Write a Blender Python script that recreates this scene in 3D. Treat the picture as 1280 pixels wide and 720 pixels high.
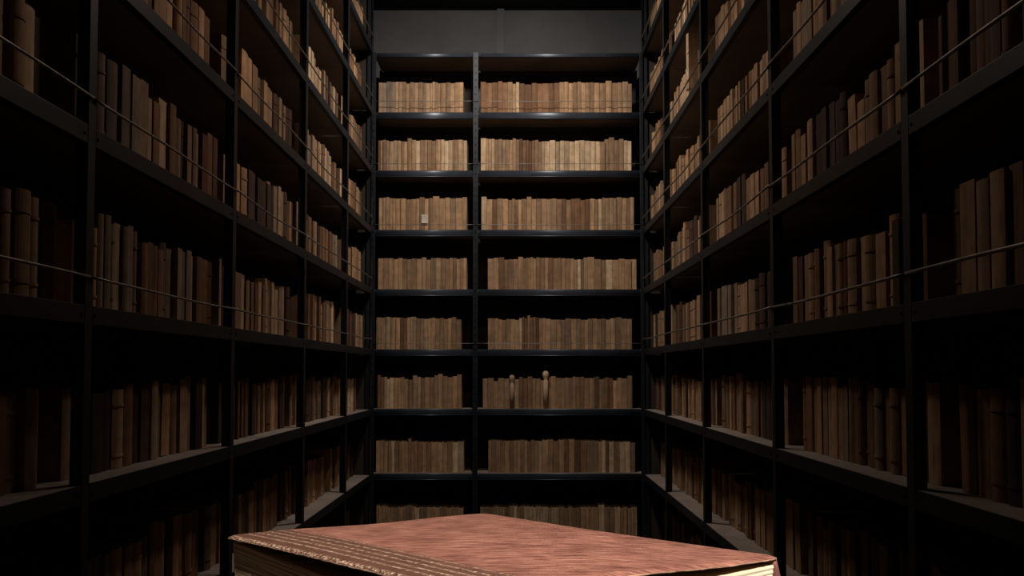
import bpy, bmesh, math, random
from mathutils import Vector, Matrix
random.seed(11)
for o in list(bpy.data.objects): bpy.data.objects.remove(o)
S = bpy.context.scene
C = S.collection
R = math.radians
EYE = 1.2
# ---------------------------------------------------------------- camera
TILT = 2.2
cam = bpy.data.objects.new('camera', bpy.data.cameras.new('camera')); C.objects.link(cam)
cam.location = (0, 0, EYE); cam.rotation_euler = (R(90+TILT), 0, 0)
cam.data.lens = 1080*36/1280; cam.data.sensor_width = 36
cam.data.clip_start = 0.02
cam.data.shift_x = -5/1280
cam.data.shift_y = (464-360-1080*math.tan(R(TILT)))/1280
S.camera = cam
# ---------------------------------------------------------------- world and lights
w = bpy.data.worlds.new('world'); S.world = w; w.use_nodes = True
w.node_tree.nodes['Background'].inputs[0].default_value = (.55, .75, 1, 1)
w.node_tree.nodes['Background'].inputs[1].default_value = 0.002
S.view_settings.view_transform = 'Standard'; S.view_settings.look = 'None'
S.view_settings.exposure = 0; S.view_settings.gamma = 1; S.view_settings.use_curve_mapping = False

def spot(name, loc, aim, power, size, blend, rad, col):
    l = bpy.data.lights.new(name, 'SPOT'); l.energy = power; l.spot_size = R(size); l.spot_blend = blend
    l.shadow_soft_size = rad; l.color = col
    o = bpy.data.objects.new(name, l); C.objects.link(o); o.location = loc
    o.rotation_euler = (Vector(aim)-Vector(loc)).to_track_quat('-Z', 'Y').to_euler()
    return o
spot('aisle_lamp', (-.12, 4.5, 3.80), (-.1, 5.7, 1.6), 130, 165, 1.0, .09, (1, .94, .88))
spot('near_bay_fill', (-.05, 3.25, EYE+1.95), (-.05, 3.25, 0), 21, 170, .6, .06, (1, .80, .66))  # added unseen fill that brightens the near side bays
spot('added_book_spot', (.36, -.45, 2.1), (.0, .55, 1.05), 190, 26, .7, .03, (1, .92, .84))  # added unseen spot near the camera, lights the foreground book and its pages

# ---------------------------------------------------------------- materials
def mat(name): 
    m = bpy.data.materials.new(name); m.use_nodes = True
    nt = m.node_tree; return m, nt, nt.nodes['Principled BSDF']
def N(nt, t, **kw):
    n = nt.nodes.new(t)
    for k, v in kw.items():
        if k.startswith('_'): setattr(n, k[1:], v)
        else: n.inputs[k].default_value = v
    return n
def rgb(c): return (c[0], c[1], c[2], 1)
def noisy(name, c1, c2, rough=.6, metal=0, scale=8, bump=.1, stretch=(1, 1, 1), spec=.5, bscale=60):
    m, nt, b = mat(name); L = nt.links.new
    tc = N(nt, 'ShaderNodeTexCoord'); mp = N(nt, 'ShaderNodeMapping', Scale=stretch)
    L(tc.outputs['Object'], mp.inputs[0])
    n = N(nt, 'ShaderNodeTexNoise', Scale=scale, Detail=6.0, Roughness=.65); L(mp.outputs[0], n.inputs['Vector'])
    r = N(nt, 'ShaderNodeValToRGB'); L(n.outputs[0], r.inputs[0])
    r.color_ramp.elements[0].position = .35; r.color_ramp.elements[0].color = rgb(c1)
    r.color_ramp.elements[1].position = .68; r.color_ramp.elements[1].color = rgb(c2)
    L(r.outputs[0], b.inputs['Base Color'])
    n2 = N(nt, 'ShaderNodeTexNoise', Scale=bscale, Detail=4.0); L(mp.outputs[0], n2.inputs['Vector'])
    bp = N(nt, 'ShaderNodeBump', Strength=bump, Distance=.002); L(n2.outputs[0], bp.inputs['Height']); L(bp.outputs[0], b.inputs['Normal'])
    b.inputs['Roughness'].default_value = rough; b.inputs['Metallic'].default_value = metal
    b.inputs['Specular IOR Level'].default_value = spec
    return m
def book_mat(name, c):
    m, nt, b = mat(name); L = nt.links.new
    tc = N(nt, 'ShaderNodeTexCoord'); oi = N(nt, 'ShaderNodeObjectInfo'); at = N(nt, 'ShaderNodeAttribute', _attribute_name='tone')
    add = N(nt, 'ShaderNodeVectorMath', _operation='ADD'); L(tc.outputs['Object'], add.inputs[0]); L(oi.outputs['Location'], add.inputs[1])
    mp = N(nt, 'ShaderNodeMapping', Scale=(60, 60, 5)); L(add.outputs[0], mp.inputs[0])
    n = N(nt, 'ShaderNodeTexNoise', Scale=1.0, Detail=5.0, Roughness=.7); L(mp.outputs[0], n.inputs['Vector'])
    n3 = N(nt, 'ShaderNodeTexNoise', Scale=26.0, Detail=3.0); L(add.outputs[0], n3.inputs['Vector'])
    mr = N(nt, 'ShaderNodeMapRange'); mr.inputs[1].default_value = .3; mr.inputs[2].default_value = .7
    mr.inputs[3].default_value = .68; mr.inputs[4].default_value = 1.22; L(n.outputs[0], mr.inputs[0])
    mr3 = N(nt, 'ShaderNodeMapRange'); mr3.inputs[1].default_value = .3; mr3.inputs[2].default_value = .7
    mr3.inputs[3].default_value = .8; mr3.inputs[4].default_value = 1.15; L(n3.outputs[0], mr3.inputs[0])
    # every volume has its own age: random per object, or the tone baked per volume into the bulk mesh
    sm = N(nt, 'ShaderNodeMath', _operation='ADD'); L(oi.outputs['Random'], sm.inputs[0]); L(at.outputs['Fac'], sm.inputs[1])
    fr = N(nt, 'ShaderNodeMath', _operation='FRACT'); L(sm.outputs[0], fr.inputs[0])
    mr2 = N(nt, 'ShaderNodeMapRange'); mr2.inputs[3].default_value = .62; mr2.inputs[4].default_value = 1.25; L(fr.outputs[0], mr2.inputs[0])
    m1 = N(nt, 'ShaderNodeMath', _operation='MULTIPLY'); L(mr.outputs[0], m1.inputs[0]); L(mr2.outputs[0], m1.inputs[1])
    m2 = N(nt, 'ShaderNodeMath', _operation='MULTIPLY'); L(m1.outputs[0], m2.inputs[0]); L(mr3.outputs[0], m2.inputs[1])
    vm = N(nt, 'ShaderNodeVectorMath', _operation='SCALE'); vm.inputs[0].default_value = c
    L(m2.outputs[0], vm.inputs['Scale']); L(vm.outputs[0], b.inputs['Base Color'])
    b.inputs['Roughness'].default_value = .82; b.inputs['Specular IOR Level'].default_value = .25
    bp = N(nt, 'ShaderNodeBump', Strength=.35, Distance=.0015); L(n.outputs[0], bp.inputs['Height']); L(bp.outputs[0], b.inputs['Normal'])
    return m
COL = {'pale': (.54, .37, .22), 'tan': (.40, .235, .125), 'buff': (.34, .21, .12), 'brown': (.21, .107, .054),
       'dark brown': (.07, .036, .022), 'reddish': (.19, .066, .037), 'grey-brown': (.24, .168, .115)}
BM = {k: book_mat(k.replace('-', '_').replace(' ', '_')+'_binding', v) for k, v in COL.items()}
PAGES = noisy('page_edges', (.15, .10, .065), (.24, .17, .11), .9, scale=3, stretch=(90, 6, 6), bump=.4, spec=.2)
STEEL = noisy('black_steel', (.005, .007, .010), (.011, .015, .020), .5, .0, scale=5, bump=.12, spec=.25)
STEEL_B = noisy('highlight_lip_steel', (.030, .038, .050), (.055, .066, .084), .38, .25, scale=5, bump=.12)  # lighter copy of the steel: bluish highlights of the back lips in its colour
STEEL_D = noisy('black_steel_posts', (.005, .006, .009), (.012, .014, .018), .5, .0, scale=7, bump=.15, spec=.3)
BOARD = noisy('shelf_board', (.18, .138, .112), (.28, .22, .18), .75, scale=4, stretch=(1, 1, 1), bump=.2, spec=.3)
BACKP = noisy('back_panel_board', (.03, .022, .017), (.048, .035, .026), .85, scale=3, bump=.2, spec=.2)
ROD = noisy('worn_steel_rod', (.10, .09, .08), (.32, .29, .26), .45, .6, scale=25, bump=.3)
PAPER = noisy('pale_paper', (.55, .47, .36), (.72, .64, .52), .9, scale=14, bump=.3, spec=.2)
WALL = noisy('grey_plaster', (.085, .083, .08), (.115, .112, .108), .9, scale=2, bump=.3, spec=.2)
WALLD = noisy('dark_plaster', (.012, .012, .012), (.02, .02, .02), .9, scale=2, bump=.3, spec=.2)
CEIL = noisy('black_ceiling', (.010, .010, .011), (.018, .018, .018), .95, scale=2, bump=.2, spec=.1)
FLOOR = noisy('dark_concrete', (.02, .018, .016), (.04, .035, .03), .75, scale=3, bump=.3, spec=.3)
TABLEM = noisy('dark_table_wood', (.02, .012, .007), (.045, .027, .015), .5, scale=3, stretch=(1, 14, 14), bump=.2)

# ---------------------------------------------------------------- mesh helpers
def link(name, bm, m, parent=None, smooth=False, recalc=True):
    if recalc: bmesh.ops.recalc_face_normals(bm, faces=bm.faces)
    me = bpy.data.meshes.new(name); bm.to_mesh(me); bm.free()
    for x in (m if isinstance(m, (list, tuple)) else [m]): me.materials.append(x)
    if smooth:
        for p in me.polygons: p.use_smooth = True
    o = bpy.data.objects.new(name, me); C.objects.link(o)
    if parent: o.parent = parent
    return o
def box(bm, a, b, f=None, mi=0):
    """box between corners a and b; f maps local to mesh coordinates"""
    vs = []
    for x in (a[0], b[0]):
        for y in (a[1], b[1]):
            for z in (a[2], b[2]):
                p = Vector((x, y, z)); vs.append(bm.verts.new(f(p) if f else p))
    fs = []
    for q in ((0,1,3,2),(4,6,7,5),(0,4,5,1),(2,3,7,6),(0,2,6,4),(1,5,7,3)):
        fc = bm.faces.new([vs[i] for i in q]); fc.material_index = mi; fs.append(fc)
    return fs
def extr(bm, prof, z0, z1, f=None, mi=0):
    """closed plan outline extruded in z"""
    lo = []; hi = []
    for x, y in prof:
        p = Vector((x, y, z0)); q = Vector((x, y, z1))
        lo.append(bm.verts.new(f(p) if f else p)); hi.append(bm.verts.new(f(q) if f else q))
    n = len(prof)
    for i in range(n):
        bm.faces.new((lo[i], lo[(i+1) % n], hi[(i+1) % n], hi[i])).material_index = mi
    bm.faces.new(lo[::-1]).material_index = mi; bm.faces.new(hi).material_index = mi
def tube(bm, pts, r, n=8, f=None):
    rings = []
    for i, p in enumerate(pts):
        p = Vector(p); d = Vector(pts[min(i+1, len(pts)-1)])-Vector(pts[max(i-1, 0)]); d.normalize()
        a = d.cross(Vector((0, 0, 1))) 
        if a.length < .1: a = Vector((1, 0, 0))
        a.normalize(); b = d.cross(a)
        rr = r[i] if isinstance(r, (list, tuple)) else r
        ring = []
        for k in range(n):
            t = 2*math.pi*k/n; q = p+a*math.cos(t)*rr+b*math.sin(t)*rr
            ring.append(bm.verts.new(f(q) if f else q))
        rings.append(ring)
    for i in range(len(rings)-1):
        for k in range(n):
            bm.faces.new((rings[i][k], rings[i][(k+1) % n], rings[i+1][(k+1) % n], rings[i+1][k]))
    bm.faces.new(rings[0][::-1]); bm.faces.new(rings[-1])
def thing(name, label, cat, loc=(0, 0, 0), rz=0, group=None):
    o = bpy.data.objects.new(name, None); C.objects.link(o); o.empty_display_size = .1
    o.location = loc; o.rotation_euler = (0, 0, rz); o['label'] = label; o['category'] = cat
    if group: o['group'] = group
    return o
def tag(o, label, cat, group=None):
    o['label'] = label; o['category'] = cat
    if group: o['group'] = group
    return o
def struct(name, bm, m):
    o = link(name, bm, m); o['kind'] = 'structure'; return o

# ---------------------------------------------------------------- room shell
XL, XR, YB, YN, ZC = -1.40, 1.30, 6.30, -1.2, EYE+2.95
def slab(name, a, b, m):
    bm = bmesh.new(); box(bm, a, b); return struct(name, bm, m)
slab('floor', (XL-.1, YN-.1, -.1), (XR+.1, YB+.1, 0), FLOOR)
slab('ceiling', (XL-.1, YN-.1, ZC), (XR+.1, YB+.1, ZC+.1), CEIL)
slab('wall_left', (XL-.1, YN-.1, 0), (XL, YB+.1, ZC), WALLD)
slab('wall_right', (XR, YN-.1, 0), (XR+.1, YB+.1, ZC), WALLD)
slab('wall_back', (XL, YB, 0), (XR, YB+.1, ZC), WALL)
slab('wall_front', (XL, YN-.1, 0), (XR, YN, ZC), WALLD)
bm = bmesh.new(); box(bm, (-.14, YB-.03, 2.4), (-.088, YB, ZC-.28)); struct('trim_1', bm, noisy('dull_grey_conduit', (.04, .04, .042), (.06, .06, .062), .6, scale=3))
bm = bmesh.new(); box(bm, (XL, YB-.16, ZC-.27), (XR, YB, ZC)); box(bm, (XL, YB-.18, ZC-.28), (XR, YB, ZC-.26)); struct('trim_2', bm, CEIL)

# ---------------------------------------------------------------- racks
LEV = [2.59, 2.183, 1.772, 1.37, .962, .556, .148, -.2546, -.688, -1.135]   # shelf tops, relative to the eye
LEVZ = [EYE+l for l in LEV]
LIP = .042
def post(rack, f, u, v0, v1, h, name='upright', front=True, slots=True):
    """slotted angle post: two flanges with real slots"""
    bm = bmesh.new(); t = .003; wd = .034
    s = 1 if front else -1
    vf = v0 if front else v1
    # flange facing the aisle (in u, z): two side strips and rungs between slots
    for a, b in (((-wd/2, -.004), (.004, wd/2)) if slots else ()): box(bm, (u+a, min(vf, vf+s*t), 0), (u+b, max(vf, vf+s*t), h), f)
    z = 0 if slots else h+1
    if not slots: box(bm, (u-wd/2, min(vf, vf+s*t), 0), (u+wd/2, max(vf, vf+s*t), h), f)
    while z < h:
        box(bm, (u-.004, min(vf, vf+s*t), z), (u+.004, max(vf, vf+s*t), min(z+.036, h)), f); z += .05
    # flange running into the rack
    a, b = (vf+s*t, vf+s*.036)
    box(bm, (u-t/2, min(a, a+s*.033), 0), (u+t/2, max(a, a+s*.033), h), f)
    box(bm, (u-.03, min(vf, vf+s*.045), 0), (u+.03, max(vf, vf+s*.045), .004), f)
    return link(name, bm, STEEL_D, rack)
def build_rack(label, f, us, levels, depth, rods, h, group=None, rodv=-.004):
    rack = thing('shelving_rack', label, 'shelving', f(Vector((us[0], 0, 0))))
    base = Vector(rack.location)
    g = lambda p: f(p)-base
    for u in us:
        post(rack, g, u, 0, .04, h, slots=group == 'open')
        post(rack, g, u, depth-.04, depth, h, front=False, slots=False)
    for i in range(len(us)-1):
        u0, u1 = us[i]+.019, us[i+1]-.019
        for li, z in enumerate(levels):
            bm = bmesh.new(); box(bm, (us[i]+.003, .024, z-.016), (us[i+1]-.003, depth-.042, z), g); box(bm, (u0, .004, z-.016), (u1, .0239, z), g)
            sh = link('shelf', bm, BOARD, rack)
            bm = bmesh.new()
            LH = .026 if (group == 'open' and li == 0) else LIP
            if group == 'open':      # rolled, slightly rounded front edge
                pr = [(.0038, z-LH)]+[(.0008+.0030*abs(q)**2.2, z-LH/2+q*LH/2) for q in (-1, -.8, -.6, -.4, -.2, 0, .2, .4, .6, .8, 1)]+[(.0038, z)]
                va = [bm.verts.new(g(Vector((u0, p, q)))) for p, q in pr]; vb = [bm.verts.new(g(Vector((u1, p, q)))) for p, q in pr]
                for k in range(len(pr)):
                    ff = bm.faces.new((va[k], va[(k+1) % len(pr)], vb[(k+1) % len(pr)], vb[k])); ff.smooth = 0 < k < len(pr)-2
                bm.faces.new(va); bm.faces.new(vb)
            else: box(bm, (u0, 0, z-LH), (u1, .0038, z+.0006), g)
            box(bm, (u0, .0038, z-LH), (u1, .022, z-LH+.003), g)
            box(bm, (u0, depth-.0418, z-LIP), (u1, depth-.038, z+.0006), g)
            l = link('front_lip', bm, STEEL_B if group == 'open' else STEEL, sh)
            if group != 'open': bv = l.modifiers.new('bevel', 'BEVEL'); bv.width = .0012; bv.segments = 2
            # corner bolts
            bm = bmesh.new()
            bm.free()
            for uu in (u0+.012, u1-.012):
                bm = bmesh.new(); tube(bm, [(uu, -.003, z-LH/2), (uu, .0009, z-LH/2)], .004, 6, g); link('bolt', bm, STEEL, sh)
            if li in rods:
                dz, amp, r = rods[li]
                bm = bmesh.new(); rnd = random.Random(i*31+li*7)
                pts = []
                sag = rnd.uniform(.1, 1)*amp; ph = rnd.uniform(0, 6)
                n = 14
                for k in range(n+1):
                    t = k/n; pts.append((us[i]+.004+(us[i+1]-us[i]-.008)*t, rodv, z+dz-sag*math.sin(math.pi*t)+.25*amp*math.sin(7*t+ph)))
                tube(bm, pts, r, 7, g)
                link('retaining_rod', bm, ROD, rack, smooth=True)
        bm = bmesh.new(); box(bm, (us[i]+.0, depth+.001, .02), (us[i+1]-.002, depth+.006, h-.02), g)
        link('back_panel', bm, BACKP, rack)
    if group != 'open':
        bm = bmesh.new(); box(bm, (us[-1]+.018, .004, .02), (us[-1]+.022, depth, h-.02), g); link('dark_end_sheet', bm, BACKP, rack)  # dark sheet added to hide the bright wall past the rack end
    return rack
AL, AR, YF = -.966, .856, 5.85
fl = lambda p: Vector((AL-p.y, p.x, p.z))
fr = lambda p: Vector((AR+p.y, p.x, p.z))
fb = lambda p: Vector((p.x, YF+p.y, p.z))
USL = [-.05, .95, 1.95, 2.95, 3.95, 4.93, 5.76]
USR = [-.1, .89, 1.885, 2.88, 3.96, 4.96, 5.80]
USB = [-.975, -.276, .862]
rods_side = {0: (.07, .008, .0035), 1: (.07, .01, .0035), 2: (.07, .01, .0035), 3: (.07, .01, .0035), 4: (.068, .012, .0035), 5: (.066, .008, .0035), 6: (.066, .006, .0035)}
HS = LEVZ[0]+.06
rackL = build_rack('tall black steel shelving run on the left side of the aisle', fl, USL, LEVZ, .38, rods_side, HS)
rackR = build_rack('tall black steel shelving run on the right side of the aisle', fr, USR, LEVZ, .38, {k: (v[0], v[1], .0042) for k, v in rods_side.items()}, HS)
rackB = build_rack('two-bay black steel shelving rack across the end of the aisle', fb, USB, LEVZ[1:], .36, {1: (.075, .002, .002), 2: (.045, .002, .002), 3: (.035, .002, .002), 5: (.04, .002, .002)}, LEVZ[1]+.004, group='open')

# ---------------------------------------------------------------- shelved volumes
def plan(w, d, rounded):
    """outer U-shaped outline of a case binding, spine towards -y; board thickness t"""
    t = .0028; k = 7; sag = rounded*w
    out = []; inn = []
    for i in range(k+1):
        a = -1+2*i/k
        out.append((a*w/2, sag*(a*a)))               # spine bulges towards -y
    for i in range(k, -1, -1):
        a = -1+2*i/k
        inn.append((a*(w/2-t), t+sag*(a*a)))
    prof = [(-w/2, d)]+out+[(w/2, d), (w/2-t, d)]+inn+[(-w/2+t, d)]
    return prof, t, sag
def cover_bm(bm, w, d, h, rounded, bands, f=None, mi=0):
    prof, t, sag = plan(w, d, rounded); extr(bm, prof, 0, h, f, mi)
    for bz in bands:
        k = 6; o = []; i2 = []
        for i in range(k+1):
            a = -1+2*i/k; o.append((a*w/2*.98, -.0022+sag*a*a)); i2.append((a*w/2*.98, .0005+sag*a*a))
        extr(bm, o+i2[::-1], h*bz-.003, h*bz+.003, f, mi)
def pages_bm(bm, w, d, h, rounded, f=None, mi=0):
    t = .003; sag = rounded*w; k = 5
    o = [((-1+2*i/k)*(w/2-t), t+.0006+sag*(-1+2*i/k)**2) for i in range(k+1)]
    extr(bm, o+[(w/2-t, d-.005), (-w/2+t, d-.005)], .003, h-.003, f, mi)
rnd = random.Random(4)
# prototypes: (colour, width, height, depth) cut to size by scale
SHAPES = [(0.0, ()), (.10, ()), (.16, (.16, .8)), (.06, ()), (.03, ())]
protos = {}
def proto(kind, col, si):
    key = (kind, col, si)
    if key not in protos:
        W, D, H = (.05, .19, .21) if kind == 'ledger' else (.032, .17, .205)
        rd, bands = SHAPES[si]
        if kind != 'ledger': bands = ()
        bm = bmesh.new(); cover_bm(bm, W, D, H, rd, bands)
        if kind == 'ledger':
            bmesh.ops.recalc_face_normals(bm, faces=bm.faces)
            me = bpy.data.meshes.new('binding'); bm.to_mesh(me); bm.free(); me.materials.append(BM[col])
            b2 = bmesh.new(); pages_bm(b2, W, D, H, rd); bmesh.ops.recalc_face_normals(b2, faces=b2.faces)
            m2 = bpy.data.meshes.new('page_block'); b2.to_mesh(m2); b2.free(); m2.materials.append(PAGES)
            protos[key] = (me, m2, (W, D, H))
        else:
            pages_bm(bm, W, D, H, rd, mi=1); bmesh.ops.recalc_face_normals(bm, faces=bm.faces)
            me = bpy.data.meshes.new('slim_volume'); bm.to_mesh(me); bm.free(); me.materials.append(BM[col]); me.materials.append(PAGES)
            protos[key] = (me, None, (W, D, H))
    return protos[key]
def pick(weights):
    t = rnd.random()*sum(weights.values())
    for k, v in weights.items():
        t -= v
        if t <= 0: return k
    return k
ORD = ['', 'first', 'second', 'third', 'fourth', 'fifth', 'sixth', 'seventh', 'eighth', 'ninth', 'tenth', 'eleventh', 'twelfth', 'thirteenth',
       'fourteenth', 'fifteenth', 'sixteenth', 'seventeenth', 'eighteenth', 'nineteenth', 'twentieth', 'twenty-first', 'twenty-second', 'twenty-third',
       'twenty-fourth', 'twenty-fifth', 'twenty-sixth', 'twenty-seventh', 'twenty-eighth', 'twenty-ninth', 'thirtieth', 'thirty-first', 'thirty-second',
       'thirty-third', 'thirty-fourth', 'thirty-fifth', 'thirty-sixth', 'thirty-seventh', 'thirty-eighth', 'thirty-ninth', 'fortieth', 'forty-first', 'forty-second', 'forty-third', 'forty-fourth']
def proj(p):
    q = cam_inv @ p
    if q.z > -.05: return None
    return (640-5*-1+1080*q.x/-q.z, 360+1280*cam.data.shift_y-1080*q.y/-q.z)
cam_inv = (Matrix.Translation(cam.location) @ cam.rotation_euler.to_matrix().to_4x4()).inverted()
specs = []      # every volume: dict(kind, loc, rz, roll, w,d,h,col,si,label,area)
def area(loc, rz, w, h, setb):
    m = Matrix.Translation(loc) @ Matrix.Rotation(rz, 4, 'Z')
    c = [proj(m @ Vector((x, 0, z))) for x in (-w/2, w/2) for z in (0, h)]
    if None in c: return 0
    xs = [min(max(a[0], 0), 1280) for a in c]; ys = [min(max(a[1], 0), 720) for a in c]
    return (max(xs)-min(xs))*(max(ys)-min(ys))
SIDECOL = {'pale': .8, 'tan': 4, 'buff': 3.5, 'brown': 3.4, 'dark brown': 2.0, 'reddish': .25, 'grey-brown': .8}
BACKCOL = {'pale': 1.8, 'tan': 6, 'buff': 3, 'brown': 1.0, 'reddish': .02, 'grey-brown': .15}
ROWNAME = {0: 'topmost row', 1: 'row above the back rack'}
for i in range(2, 10): ROWNAME[i] = 'row level with back row '+['one', 'two', 'three', 'four', 'five', 'six', 'seven', 'eight'][i-2]
BAYN = ['foreshortened bay beside the camera', 'nearest', 'second', 'third', 'fourth', 'last']
def look(kind, col, w, h, bw, bh):
    a = 'tall ' if h > bh*1.07 else ('short ' if h < bh*.93 else '')
    b = 'thick ' if w > bw*1.3 else ('thin ' if w < bw*.72 else '')
    return (a+b+col).strip()
def fill_side(side):
    us = USL if side == 'left' else USR
    for bi in range(1, len(us)-1):
        far, near = us[bi+1]-.024, us[bi]+.024
        for li in range(1, 10):
            if li == 0: continue
            z = LEVZ[li]+.0008
            u = far-rnd.uniform(0, .012) if rnd.random() < .7 else far-rnd.uniform(.02, .06)
            stop = near+(rnd.uniform(0, .03) if rnd.random() < .8 or li >= 7 else rnd.uniform(.05, .15))
            n = 0; runh = rnd.uniform(.21, .235); runw = rnd.uniform(.036, .055); runc = pick(SIDECOL); left = rnd.randint(2, 7)
            bh0 = .03 if li >= 7 else 0
            while True:
                if left <= 0:
                    left = rnd.randint(1, 7); runh = rnd.uniform(.2, .24); runw = rnd.choice((rnd.uniform(.024, .04), rnd.uniform(.036, .056), rnd.uniform(.045, .066))); runc = pick(SIDECOL)
                left -= 1
                w_ = runw*rnd.uniform(.82, 1.15); h_ = min(runh*rnd.uniform(.965, 1.03), .255)
                if rnd.random() < .05: h_ *= rnd.uniform(.8, 1.08)
                col = runc if rnd.random() < .6 else pick(SIDECOL)
                if u-w_ < stop: break
                sb = {7: .078, 8: .10, 9: .12}.get(li, .055)+rnd.uniform(-.006, .012)
                lean = 0
                if rnd.random() < .04: lean = rnd.uniform(.02, .05)
                gap = .0012+abs(math.tan(lean))*h_
                if lean: u -= abs(math.tan(lean))*h_+.002
                if u-w_-gap < stop: break
                n += 1
                d_ = rnd.uniform(.17, .21)
                uc = u-w_/2-(0 if lean == 0 else .0)
                if side == 'left': loc = (AL-sb, uc, z); rz = R(90); roll = lean
                else: loc = (AR+sb, uc, z); rz = R(-90); roll = -lean
                specs.append(dict(kind='ledger', loc=loc, rz=rz, roll=roll, w=w_, d=d_, h=h_, col=col, si=rnd.randrange(5), side=side, bay=bi, row=li, n=n,
                                  area=area(loc, rz, w_, h_, sb)))
                u -= w_+gap+.0008
                if rnd.random() < .025 and li < 7: u -= rnd.uniform(.01, .04)
def fill_back():
    # per shelf: pixel spans of the rows in the left and right bay
    for bi, (p0, p1) in enumerate(((-.96, -.335), (-.245, .835))):
        for li in range(2, 10):
            z = LEVZ[li]+.0008
            u = p0+rnd.uniform(0, .02); stop = p1-rnd.uniform(0, .02)
            if bi == 1 and li in (5, 6, 8): u += .045
            n = 0; left = 0
            while True:
                if left <= 0:
                    left = rnd.randint(2, 9); runh = rnd.uniform(.213, .229)*(1 if li < 5 else .96); runw = rnd.choice((rnd.uniform(.016, .024), rnd.uniform(.024, .034), rnd.uniform(.028, .04))); runc = pick(BACKCOL)
                left -= 1
                w_ = runw*rnd.uniform(.8, 1.2); h_ = runh*rnd.uniform(.975, 1.025)
                if rnd.random() < .05: h_ *= 1.06
                if li == 7 and rnd.random() < .45: h_ *= rnd.uniform(.88, 1.08)
                col = runc if rnd.random() < .6 else pick(BACKCOL)
                if bi == 1 and n == 0 and li in (3, 4): col = 'pale'; h_ = .236; w_ = .034
                if u+w_ > stop: break
                n += 1
                sb = .05+rnd.uniform(-.006, .008)
                loc = (u+w_/2, YF+sb, z)
                specs.append(dict(kind='slim', loc=loc, rz=0, roll=0, w=w_, d=rnd.uniform(.15, .18), h=h_, col=col, si=rnd.randrange(5), side='back', bay=bi, row=li, n=n,
                                  area=area(loc, 0, w_, h_, sb)))
                u += w_+.0015
fill_side('left'); fill_side('right'); fill_back()
# the tall pale volume standing forward on the right run
for s in specs:
    if s['side'] == 'right' and s['row'] == 3 and s['bay'] == 4 and abs(s['loc'][1]-4.32) < .029+s['w']/2: s['skip'] = True
def px_label(s):
    lk = look(s['kind'], s['col'], s['w'], s['h'], .047 if s['kind'] == 'ledger' else .028, .21)
    if s['kind'] == 'ledger':
        hh = {1: 'cropped', 2: 'first full', 3: 'second full', 4: 'third full', 5: 'last'}
        lk = lk if len(lk.split()) < 4 else s['col']
        return '%s volume, %s from far post, %s %s bay, %s' % (lk, ORD[s['n']], s['side'], hh[s['bay']], {1: 'above back rack level'}.get(s['row'], 'back row %s level' % ['one', 'two', 'three', 'four', 'five', 'six', 'seven', 'eight'][s['row']-2]))
        bay = ('left' if s['side'] == 'left' else 'right')+' '+{1: 'cropped nearest', 2: 'first full', 3: 'second full', 4: 'third full', 5: 'last'}[s['bay']]+' bay'
        lk = lk if len(lk.split()) < 4 else s['col']
        return '%s volume, %s from far post, %s, %s' % (lk, ORD[s['n']], bay, ROWNAME[s['row']].replace('row level with back row', 'level with back row'))
    return '%s slim volume, %s from left in %s bay, back row %s' % (lk, ORD[s['n']], ('left', 'right')[s['bay']], ['one', 'two', 'three', 'four', 'five', 'six', 'seven', 'eight'][s['row']-2])
def make_volume(s):
    me, pg, (W, D, H) = proto(s['kind'], s['col'], s['si'])
    name = 'bound_volume' if s['kind'] == 'ledger' else 'slim_volume'
    o = bpy.data.objects.new(name, me); C.objects.link(o)
    o.location = s['loc']; o.rotation_euler = (Matrix.Rotation(s['rz'], 3, 'Z') @ Matrix.Rotation(s['roll'], 3, 'Y')).to_euler()
    if s['roll']: o.location.z += abs(math.sin(s['roll']))*s['w']/2
    o.scale = (s['w']/W, s['d']/D, s['h']/H)
    tag(o, px_label(s), 'book', {'left': 'bound volumes on the left shelving run', 'right': 'bound volumes on the right shelving run', 'back': 'slim volumes on the back rack'}[s['side']])
    if pg:
        p = bpy.data.objects.new('page_block', pg); C.objects.link(p); p.parent = o
    return o
def make_bulk(name, label, lst, cat, group=None):
    bm = bmesh.new(); lay = bm.faces.layers.float.new('tone'); cols = list(BM)
    for s in lst:
        before = len(bm.faces)
        m = Matrix.Translation(s['loc']) @ Matrix.Rotation(s['rz'], 4, 'Z')
        f = lambda p: m @ p
        rd, bands = SHAPES[s['si']]
        if s['kind'] != 'ledger': bands = ()
        cover_bm(bm, s['w'], s['d'], s['h'], rd, bands, f, cols.index(s['col']))
        pages_bm(bm, s['w'], s['d'], s['h'], rd, f, len(cols))
        bm.faces.ensure_lookup_table(); t = rnd.random()
        for i in range(before, len(bm.faces)): bm.faces[i][lay] = t
    o = link(name, bm, [BM[c] for c in cols]+[PAGES]); o['kind'] = 'stuff'
    return tag(o, label, cat, group)
specs = [s for s in specs if not s.get('skip')]
for kind in ('ledger', 'slim'):
    l = sorted([s for s in specs if s['kind'] == kind], key=lambda s: -s['area'])
    for s in l[:300]: make_volume(s)
    rest = l[300:]
    if kind == 'ledger': make_bulk('distant_bound_volumes', 'rest of the tan and brown volumes filling the far and lowest side shelves', rest, 'books')
    else: make_bulk('remaining_slim_volumes', 'narrowest and lowest slim tan volumes on the back rack', rest, 'books')

# tall pale folio standing forward
f0 = thing('tall_folio', 'very tall pale folio rising above its neighbours on the upper right shelves', 'book', (AR+.008, 4.32, LEVZ[3]+.0008), R(-90))
bm = bmesh.new(); cover_bm(bm, .05, .22, .335, .1, (.3, .7)); link('binding', bm, BM['pale'], f0)
bm = bmesh.new(); pages_bm(bm, .05, .22, .335, .1); link('page_block', bm, PAGES, f0)

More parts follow.
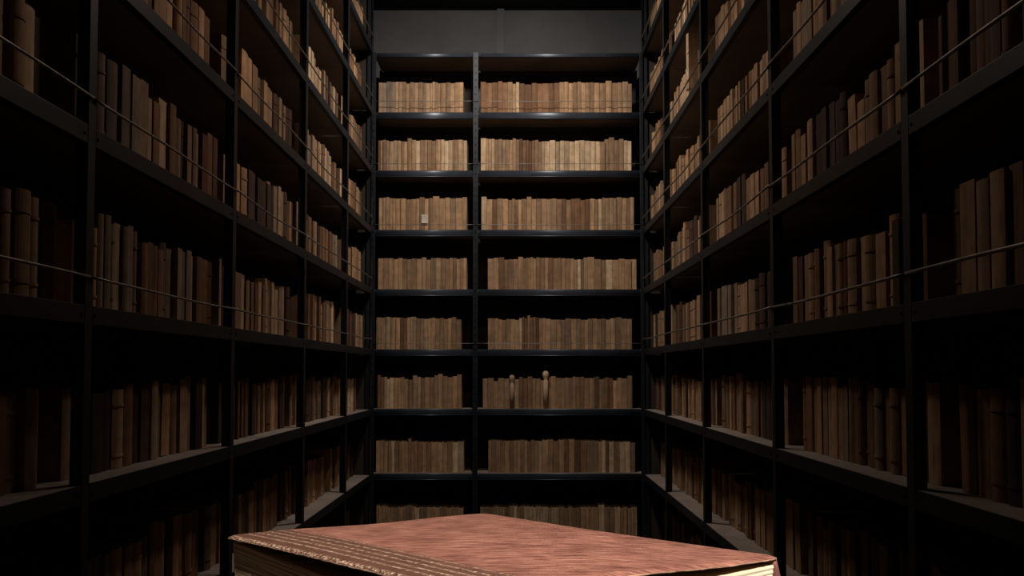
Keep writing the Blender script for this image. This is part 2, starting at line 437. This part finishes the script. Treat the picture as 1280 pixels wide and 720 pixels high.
# paper slips and rolls that stand out on the back rack
def slip(px, py0, py1, wpx, label, y=YF+.036):
    k = y/1080
    bm = bmesh.new(); w_ = wpx*k; h_ = (py1-py0)*k
    for i in range(6):
        pass
    n = 5; vs = []
    for i in range(n+1):
        z = h_*i/n; dy = .002*math.sin(i*.9)
        vs.append([bm.verts.new((-w_/2, dy, z)), bm.verts.new((w_/2, dy+.0006, z)), bm.verts.new((w_/2, dy+.0014, z)), bm.verts.new((-w_/2, dy+.0008, z))])
    for i in range(n):
        for j in range(4): bm.faces.new((vs[i][j], vs[i][(j+1) % 4], vs[i+1][(j+1) % 4], vs[i+1][j]))
    bm.faces.new(vs[0]); bm.faces.new(vs[-1])
    o = link('paper_slip', bm, PAPER); o.location = ((px-645)*k, y, EYE+(464-py1)*k)
    return tag(o, label, 'paper')
slip(530, 267, 278, 8, 'small bright paper slip on volumes in the left bay, third back row', YF+.0415)
def roll(px, ybase, ytop, wpx, label):
    y = YF+.026; k = y/1080; r = wpx*k/2; h_ = (ybase-ytop)*k
    bm = bmesh.new()
    pts = [(0, 0, 0), (0, 0, h_*.5), (.001, 0, h_*.74), (0, 0, h_*.78), (0, 0, h_*.84), (0, 0, h_*.9), (0, 0, h_*.96), (0, 0, h_)]
    tube(bm, pts, [r*.8, r*.85, r*.8, r*.55, r*.95, r*1.05, r*.9, r*.4], 12)
    o = link('paper_roll', bm, BM['pale'], smooth=True); o.location = ((px-645)*k, y, ybase_z(7))
    return tag(o, label, 'paper roll', 'paper rolls on the sixth back shelf')
def ybase_z(li): return LEVZ[li]+.0008
roll(640, 510, 468, 7, 'pale paper roll nearer the centre post, sixth back row')
roll(682, 510, 463, 8, 'taller pale paper roll with knobbed end, mid right bay, sixth back row')

# ---------------------------------------------------------------- foreground book and its table
Lc, Bc, Rc, Fc = [Vector(v) for v in ((-.203, .607, EYE-.1140), (-.0256, .748, EYE-.1215), (.1585, .521, EYE-.1100), (-.019, .381, EYE-.0965))]
BZ = EYE-.185       # table top
ctr = (Lc+Bc+Rc+Fc)/4
big = thing('large_book', 'large old book with worn reddish brown leather cover lying in the foreground', 'book', (ctr.x, ctr.y, BZ+.0005))
O = Vector((ctr.x, ctr.y, BZ+.0005))
LEN, WID = .29, .2255      # along L->F... s across from the L-F edge, t along it
def patch(s, t):
    """s 0..1 from the L-F edge to the B-R edge, t 0..1 from L(B) to F(R)"""
    a = Lc.lerp(Fc, t); b = Bc.lerp(Rc, t); return a.lerp(b, s)
def leather():
    m, nt, b = mat('worn_red_leather'); L = nt.links.new
    uv = N(nt, 'ShaderNodeUVMap'); uv.uv_map = 'UVMap'
    sep = N(nt, 'ShaderNodeSeparateXYZ'); L(uv.outputs[0], sep.inputs[0])
    # fine fibres running along the boards, plus pores
    m0 = N(nt, 'ShaderNodeMapping', Rotation=(0, 0, R(-39))); L(uv.outputs[0], m0.inputs[0])
    mp = N(nt, 'ShaderNodeMapping', Scale=(45, 420, 1)); L(m0.outputs[0], mp.inputs[0])
    n1 = N(nt, 'ShaderNodeTexNoise', Scale=1.0, Detail=6.0, Roughness=.7); L(mp.outputs[0], n1.inputs['Vector'])
    n2 = N(nt, 'ShaderNodeTexNoise', Scale=30.0, Detail=9.0, Roughness=.65); L(uv.outputs[0], n2.inputs['Vector'])
    r = N(nt, 'ShaderNodeValToRGB'); L(n1.outputs[0], r.inputs[0])
    e = r.color_ramp.elements; e[0].position = .41; e[0].color = rgb((.19, .066, .046)); e[1].position = .6; e[1].color = rgb((.56, .255, .185))
    r2 = N(nt, 'ShaderNodeValToRGB'); L(n2.outputs[0], r2.inputs[0])
    e = r2.color_ramp.elements; e[0].position = .35; e[0].color = rgb((.62, .57, .55)); e[1].position = .7; e[1].color = rgb((1.15, 1.15, 1.1))
    mul = N(nt, 'ShaderNodeMix', _data_type='RGBA', _blend_type='MULTIPLY'); mul.inputs[0].default_value = 1
    L(r.outputs[0], mul.inputs[6]); L(r2.outputs[0], mul.inputs[7])
    # tooled rope border near one edge: mask on u (metres from the edge) broken into beads along v
    def band(c, wd):
        a = N(nt, 'ShaderNodeMath', _operation='SUBTRACT'); L(sep.outputs[0], a.inputs[0]); a.inputs[1].default_value = c
        a2 = N(nt, 'ShaderNodeMath', _operation='ABSOLUTE'); L(a.outputs[0], a2.inputs[0])
        m_ = N(nt, 'ShaderNodeMapRange'); L(a2.outputs[0], m_.inputs[0]); m_.inputs[1].default_value = wd*.35; m_.inputs[2].default_value = wd
        m_.inputs[3].default_value = 1; m_.inputs[4].default_value = 0
        return m_
    tot = None
    for c, wd in ((.013, .0022), (.021, .0022), (.029, .0022), (.037, .0022), (.045, .0014), (.002, .003)):
        k = band(c, wd)
        if tot is None: tot = k.outputs[0]
        else:
            mx = N(nt, 'ShaderNodeMath', _operation='MAXIMUM'); L(tot, mx.inputs[0]); L(k.outputs[0], mx.inputs[1]); tot = mx.outputs[0]
    mp3 = N(nt, 'ShaderNodeMapping', Scale=(350, 260, 1)); L(uv.outputs[0], mp3.inputs[0])
    n3 = N(nt, 'ShaderNodeTexNoise', Scale=1.0, Detail=3.0, Roughness=.6); L(mp3.outputs[0], n3.inputs['Vector'])
    br = N(nt, 'ShaderNodeMapRange'); L(n3.outputs[0], br.inputs[0]); br.inputs[1].default_value = .4; br.inputs[2].default_value = .62
    tm = N(nt, 'ShaderNodeMath', _operation='MULTIPLY'); L(tot, tm.inputs[0]); L(br.outputs[0], tm.inputs[1])
    mix = N(nt, 'ShaderNodeMix', _data_type='RGBA'); L(tm.outputs[0], mix.inputs[0]); mix.inputs[7].default_value = rgb((.74, .47, .33))
    # olive-brown outer strip beyond the tooling
    st = N(nt, 'ShaderNodeMapRange'); L(sep.outputs[0], st.inputs[0]); st.inputs[1].default_value = .050; st.inputs[2].default_value = .040; st.inputs[3].default_value = 0; st.inputs[4].default_value = 1.9
    ns = N(nt, 'ShaderNodeMath', _operation='MULTIPLY'); L(st.outputs[0], ns.inputs[0]); L(n2.outputs[0], ns.inputs[1])
    mix2 = N(nt, 'ShaderNodeMix', _data_type='RGBA'); L(ns.outputs[0], mix2.inputs[0]); L(mul.outputs[2], mix2.inputs[6]); L(mix2.outputs[2], mix.inputs[6]); mix2.inputs[7].default_value = rgb((.12, .05, .03))
    L(mix.outputs[2], b.inputs['Base Color'])
    b.inputs['Roughness'].default_value = .75; b.inputs['Specular IOR Level'].default_value = .2
    hs = N(nt, 'ShaderNodeMath', _operation='MULTIPLY_ADD'); L(tm.outputs[0], hs.inputs[0]); hs.inputs[1].default_value = 1.4; L(n1.outputs[0], hs.inputs[2])
    bp = N(nt, 'ShaderNodeBump', Strength=1, Distance=.002); L(hs.outputs[0], bp.inputs['Height']); L(bp.outputs[0], b.inputs['Normal'])
    return m
LEATHER = leather()
EDGE = noisy('frayed_cover_edge', (.20, .10, .065), (.46, .29, .19), .85, scale=60, bump=.5, spec=.2, bscale=300)
def page_mat(name, a, b_, c):
    m, nt, b = mat(name); L = nt.links.new
    tc = N(nt, 'ShaderNodeTexCoord'); mp = N(nt, 'ShaderNodeMapping', Scale=(5, 5, 900)); L(tc.outputs['Object'], mp.inputs[0])
    n = N(nt, 'ShaderNodeTexNoise', Scale=1.0, Detail=4.0, Roughness=.7); L(mp.outputs[0], n.inputs['Vector'])
    r = N(nt, 'ShaderNodeValToRGB'); L(n.outputs[0], r.inputs[0]); e = r.color_ramp.elements
    e[0].position = .3; e[0].color = rgb(a); e[1].position = .65; e[1].color = rgb(c); x = e.new(.48); x.color = rgb(b_)
    L(r.outputs[0], b.inputs['Base Color']); b.inputs['Roughness'].default_value = .9; b.inputs['Specular IOR Level'].default_value = .2
    bp = N(nt, 'ShaderNodeBump', Strength=.8, Distance=.001); L(n.outputs[0], bp.inputs['Height']); L(bp.outputs[0], b.inputs['Normal'])
    return m
BIGPAGES = page_mat('shaded_page_edges', (.44, .28, .17), (.62, .43, .27), (.74, .56, .37))  # darker copy of the pages: shade of the left side put into the colour
CREAM = page_mat('lit_cream_page_edges', (.60, .50, .34), (.74, .65, .46), (.82, .74, .56))  # lighter cream copy for the side facing the light
def board(name, zfun, thick, ns=60, nt_=80, over=0.0, parent=big, top=True):
    """a cover board as a warped, round-cornered grid with thickness"""
    bm = bmesh.new(); uvl = bm.loops.layers.uv.new('UVMap'); rr = random.Random(8)
    rad = .007
    def xy(i, j):
        s = i/ns; t = j/nt_; x = s*WID; y = t*LEN
        # round the corners by pulling the outermost points in
        for cx, cy in ((rad, rad), (WID-rad, rad), (rad, LEN-rad), (WID-rad, LEN-rad)):
            dx = x-cx; dy = y-cy
            if ((cx == rad and dx < 0) or (cx != rad and dx > 0)) and ((cy == rad and dy < 0) or (cy != rad and dy > 0)):
                m_ = max(abs(dx), abs(dy)); l_ = math.hypot(dx, dy)
                if l_ > 0: x = cx+dx*m_/l_; y = cy+dy*m_/l_
        return x/WID, y/LEN
    rag = {}
    def bias(k, n):      # denser rows at the rim
        return k
    T = []; Bt = []
    for i in range(ns+1):
        ra = []; rb = []
        for j in range(nt_+1):
            s, t = xy(i, j); p = patch(s, t)
            edge = min(i, ns-i, j, nt_-j)
            e_ = (0 if edge else rr.uniform(-.0004, .0004))
            e2 = rr.uniform(-.0003, .0003) if edge == 0 else 0
            z = zfun(s, t, p)
            drop = {0: .0016, 1: .0003}.get(edge, 0)
            ra.append(bm.verts.new(Vector((p.x+e_, p.y+e2, z-drop+e_*.6))-O)); rb.append(bm.verts.new(Vector((p.x+e2, p.y+e_, z-thick+drop*.5))-O))
        T.append(ra); Bt.append(rb)
    def face(vs, st, mi):
        f = bm.faces.new(vs); f.material_index = mi; f.smooth = True
        for l, (a, b) in zip(f.loops, st): l[uvl].uv = (a*WID/ns, b*LEN/nt_)
    for i in range(ns):
        for j in range(nt_):
            q = ((i, j), (i+1, j), (i+1, j+1), (i, j+1))
            face([T[a][b] for a, b in q], q, 0); face([Bt[a][b] for a, b in q[::-1]], q[::-1], 1)
    ring = [(i, 0) for i in range(ns)]+[(ns, j) for j in range(nt_)]+[(i, nt_) for i in range(ns, 0, -1)]+[(0, j) for j in range(nt_, 0, -1)]
    for k in range(len(ring)):
        a = ring[k]; b = ring[(k+1) % len(ring)]
        face([T[a[0]][a[1]], T[b[0]][b[1]], Bt[b[0]][b[1]], Bt[a[0]][a[1]]], (a, b, b, a), 1)
    return link(name, bm, [LEATHER, EDGE], parent)
def ztop(s, t, p):
    return p.z+.0022*math.sin(math.pi*s)*math.sin(math.pi*t)+.0006*math.sin(9*s+4*t)
board('front_cover', ztop, .0032)
board('back_cover', lambda s, t, p: BZ+.0045, .0042)
# page block: horizontal layers whose outline wavers leaf by leaf, top follows the sagging boards
def page_block():
    bm = bmesh.new(); rr = random.Random(3); z0 = BZ+.0048; n = 46; per = []
    ins = .022
    for i in range(14): per.append((ins+(1-2*ins)*i/14, ins*.3, 0))
    for i in range(14): per.append((1-ins, ins*.3+(1-0.6*ins)*i/14, 1))
    for i in range(14): per.append((1-ins-(1-2*ins)*i/14, 1-ins*.3, 2))
    for i in range(14): per.append((ins, 1-ins*.3-(1-0.6*ins)*i/14, 3))
    rings = []
    for k in range(n+1):
        a = k/n; off = rr.uniform(-.0003, .0003)
        ring = []
        for s, t, sd in per:
            p = patch(s, t); top = min(patch(s, t).z-.0075, EYE-.1215+.0)
            top = min(top, EYE-.119-.006*(1-abs(2*s-1))**2*0)
            c = patch(.5, .5); d = Vector((p.x-c.x, p.y-c.y, 0)); d.normalize()
            o_ = off+rr.uniform(-.0002, .0002)-.0022*math.sin(a*math.pi)
            top = p.z-.0054-.013*t*(1-s)
            ring.append(bm.verts.new(Vector((p.x+d.x*o_, p.y+d.y*o_, z0+(top-z0)*a))-O))
        rings.append(ring)
    m = len(per)
    for k in range(n):
        for i in range(m):
            f = bm.faces.new((rings[k][i], rings[k][(i+1) % m], rings[k+1][(i+1) % m], rings[k+1][i]))
            f.material_index = 1 if per[i][2] == 2 else 0
    bm.faces.new(rings[0][::-1]); bm.faces.new(rings[-1]).material_index = 1
    return link('page_block', bm, [BIGPAGES, CREAM], big)
page_block()
# spine along the far right (B-R) edge, bulging outward
bm = bmesh.new(); K = 24; M_ = 10; rows = []
nrm = (Bc-Lc); nrm.z = 0; nrm.normalize()
for i in range(K+1):
    t = .004+.992*i/K; p = patch(1, t); top = ztop(1, t, p)-.001; rowo = []; rowi = []
    for k in range(M_+1):
        a = k/M_; z = BZ+.0008+(top-BZ-.0008)*a; bul = .009*math.sin(math.pi*a)-.0035
        bul += .002 if (i in (4, 9, 15, 20)) else 0
        rowo.append(bm.verts.new(Vector((p.x, p.y, z))+nrm*bul-O)); rowi.append(bm.verts.new(Vector((p.x, p.y, z))+nrm*(bul-.0025)-O))
    rows.append((rowo, rowi))
for i in range(K):
    for k in range(M_):
        bm.faces.new((rows[i][0][k], rows[i+1][0][k], rows[i+1][0][k+1], rows[i][0][k+1]))
        bm.faces.new((rows[i][1][k], rows[i][1][k+1], rows[i+1][1][k+1], rows[i+1][1][k]))
for i in (0, K):
    for k in range(M_): bm.faces.new((rows[i][0][k], rows[i][0][k+1], rows[i][1][k+1], rows[i][1][k]))
for k in (0, M_):
    for i in range(K): bm.faces.new((rows[i][0][k], rows[i+1][0][k], rows[i+1][1][k], rows[i][1][k]))
link('spine', bm, noisy('spine_leather', (.12, .045, .032), (.28, .11, .08), .65, scale=60, bump=.5), big, smooth=True)
# the narrow table it lies on (kept below the frame)
tb = thing('reading_table', 'narrow dark wooden table under the large red-brown book', 'table', (-.02, .55, 0))
bm = bmesh.new(); box(bm, (-.24, -.20, BZ-.025), (.24, .215, BZ)); bmesh.ops.bevel(bm, geom=bm.edges[:], offset=.003, segments=2, affect='EDGES'); link('tabletop', bm, TABLEM, tb)
for sx in (-1, 1):
    for sy in (-1, 1):
        bm = bmesh.new(); tube(bm, [(sx*.2, .007+sy*.17, 0), (sx*.2, .007+sy*.17, .3), (sx*.2, .007+sy*.17, BZ-.0255)], [.013, .017, .022], 8); link('leg', bm, TABLEM, tb)
for sy in (-1, 1):
    bm = bmesh.new(); box(bm, (-.185, .007+sy*.17-.008, BZ-.09), (.185, .007+sy*.17+.008, BZ-.0255)); link('apron', bm, TABLEM, tb)
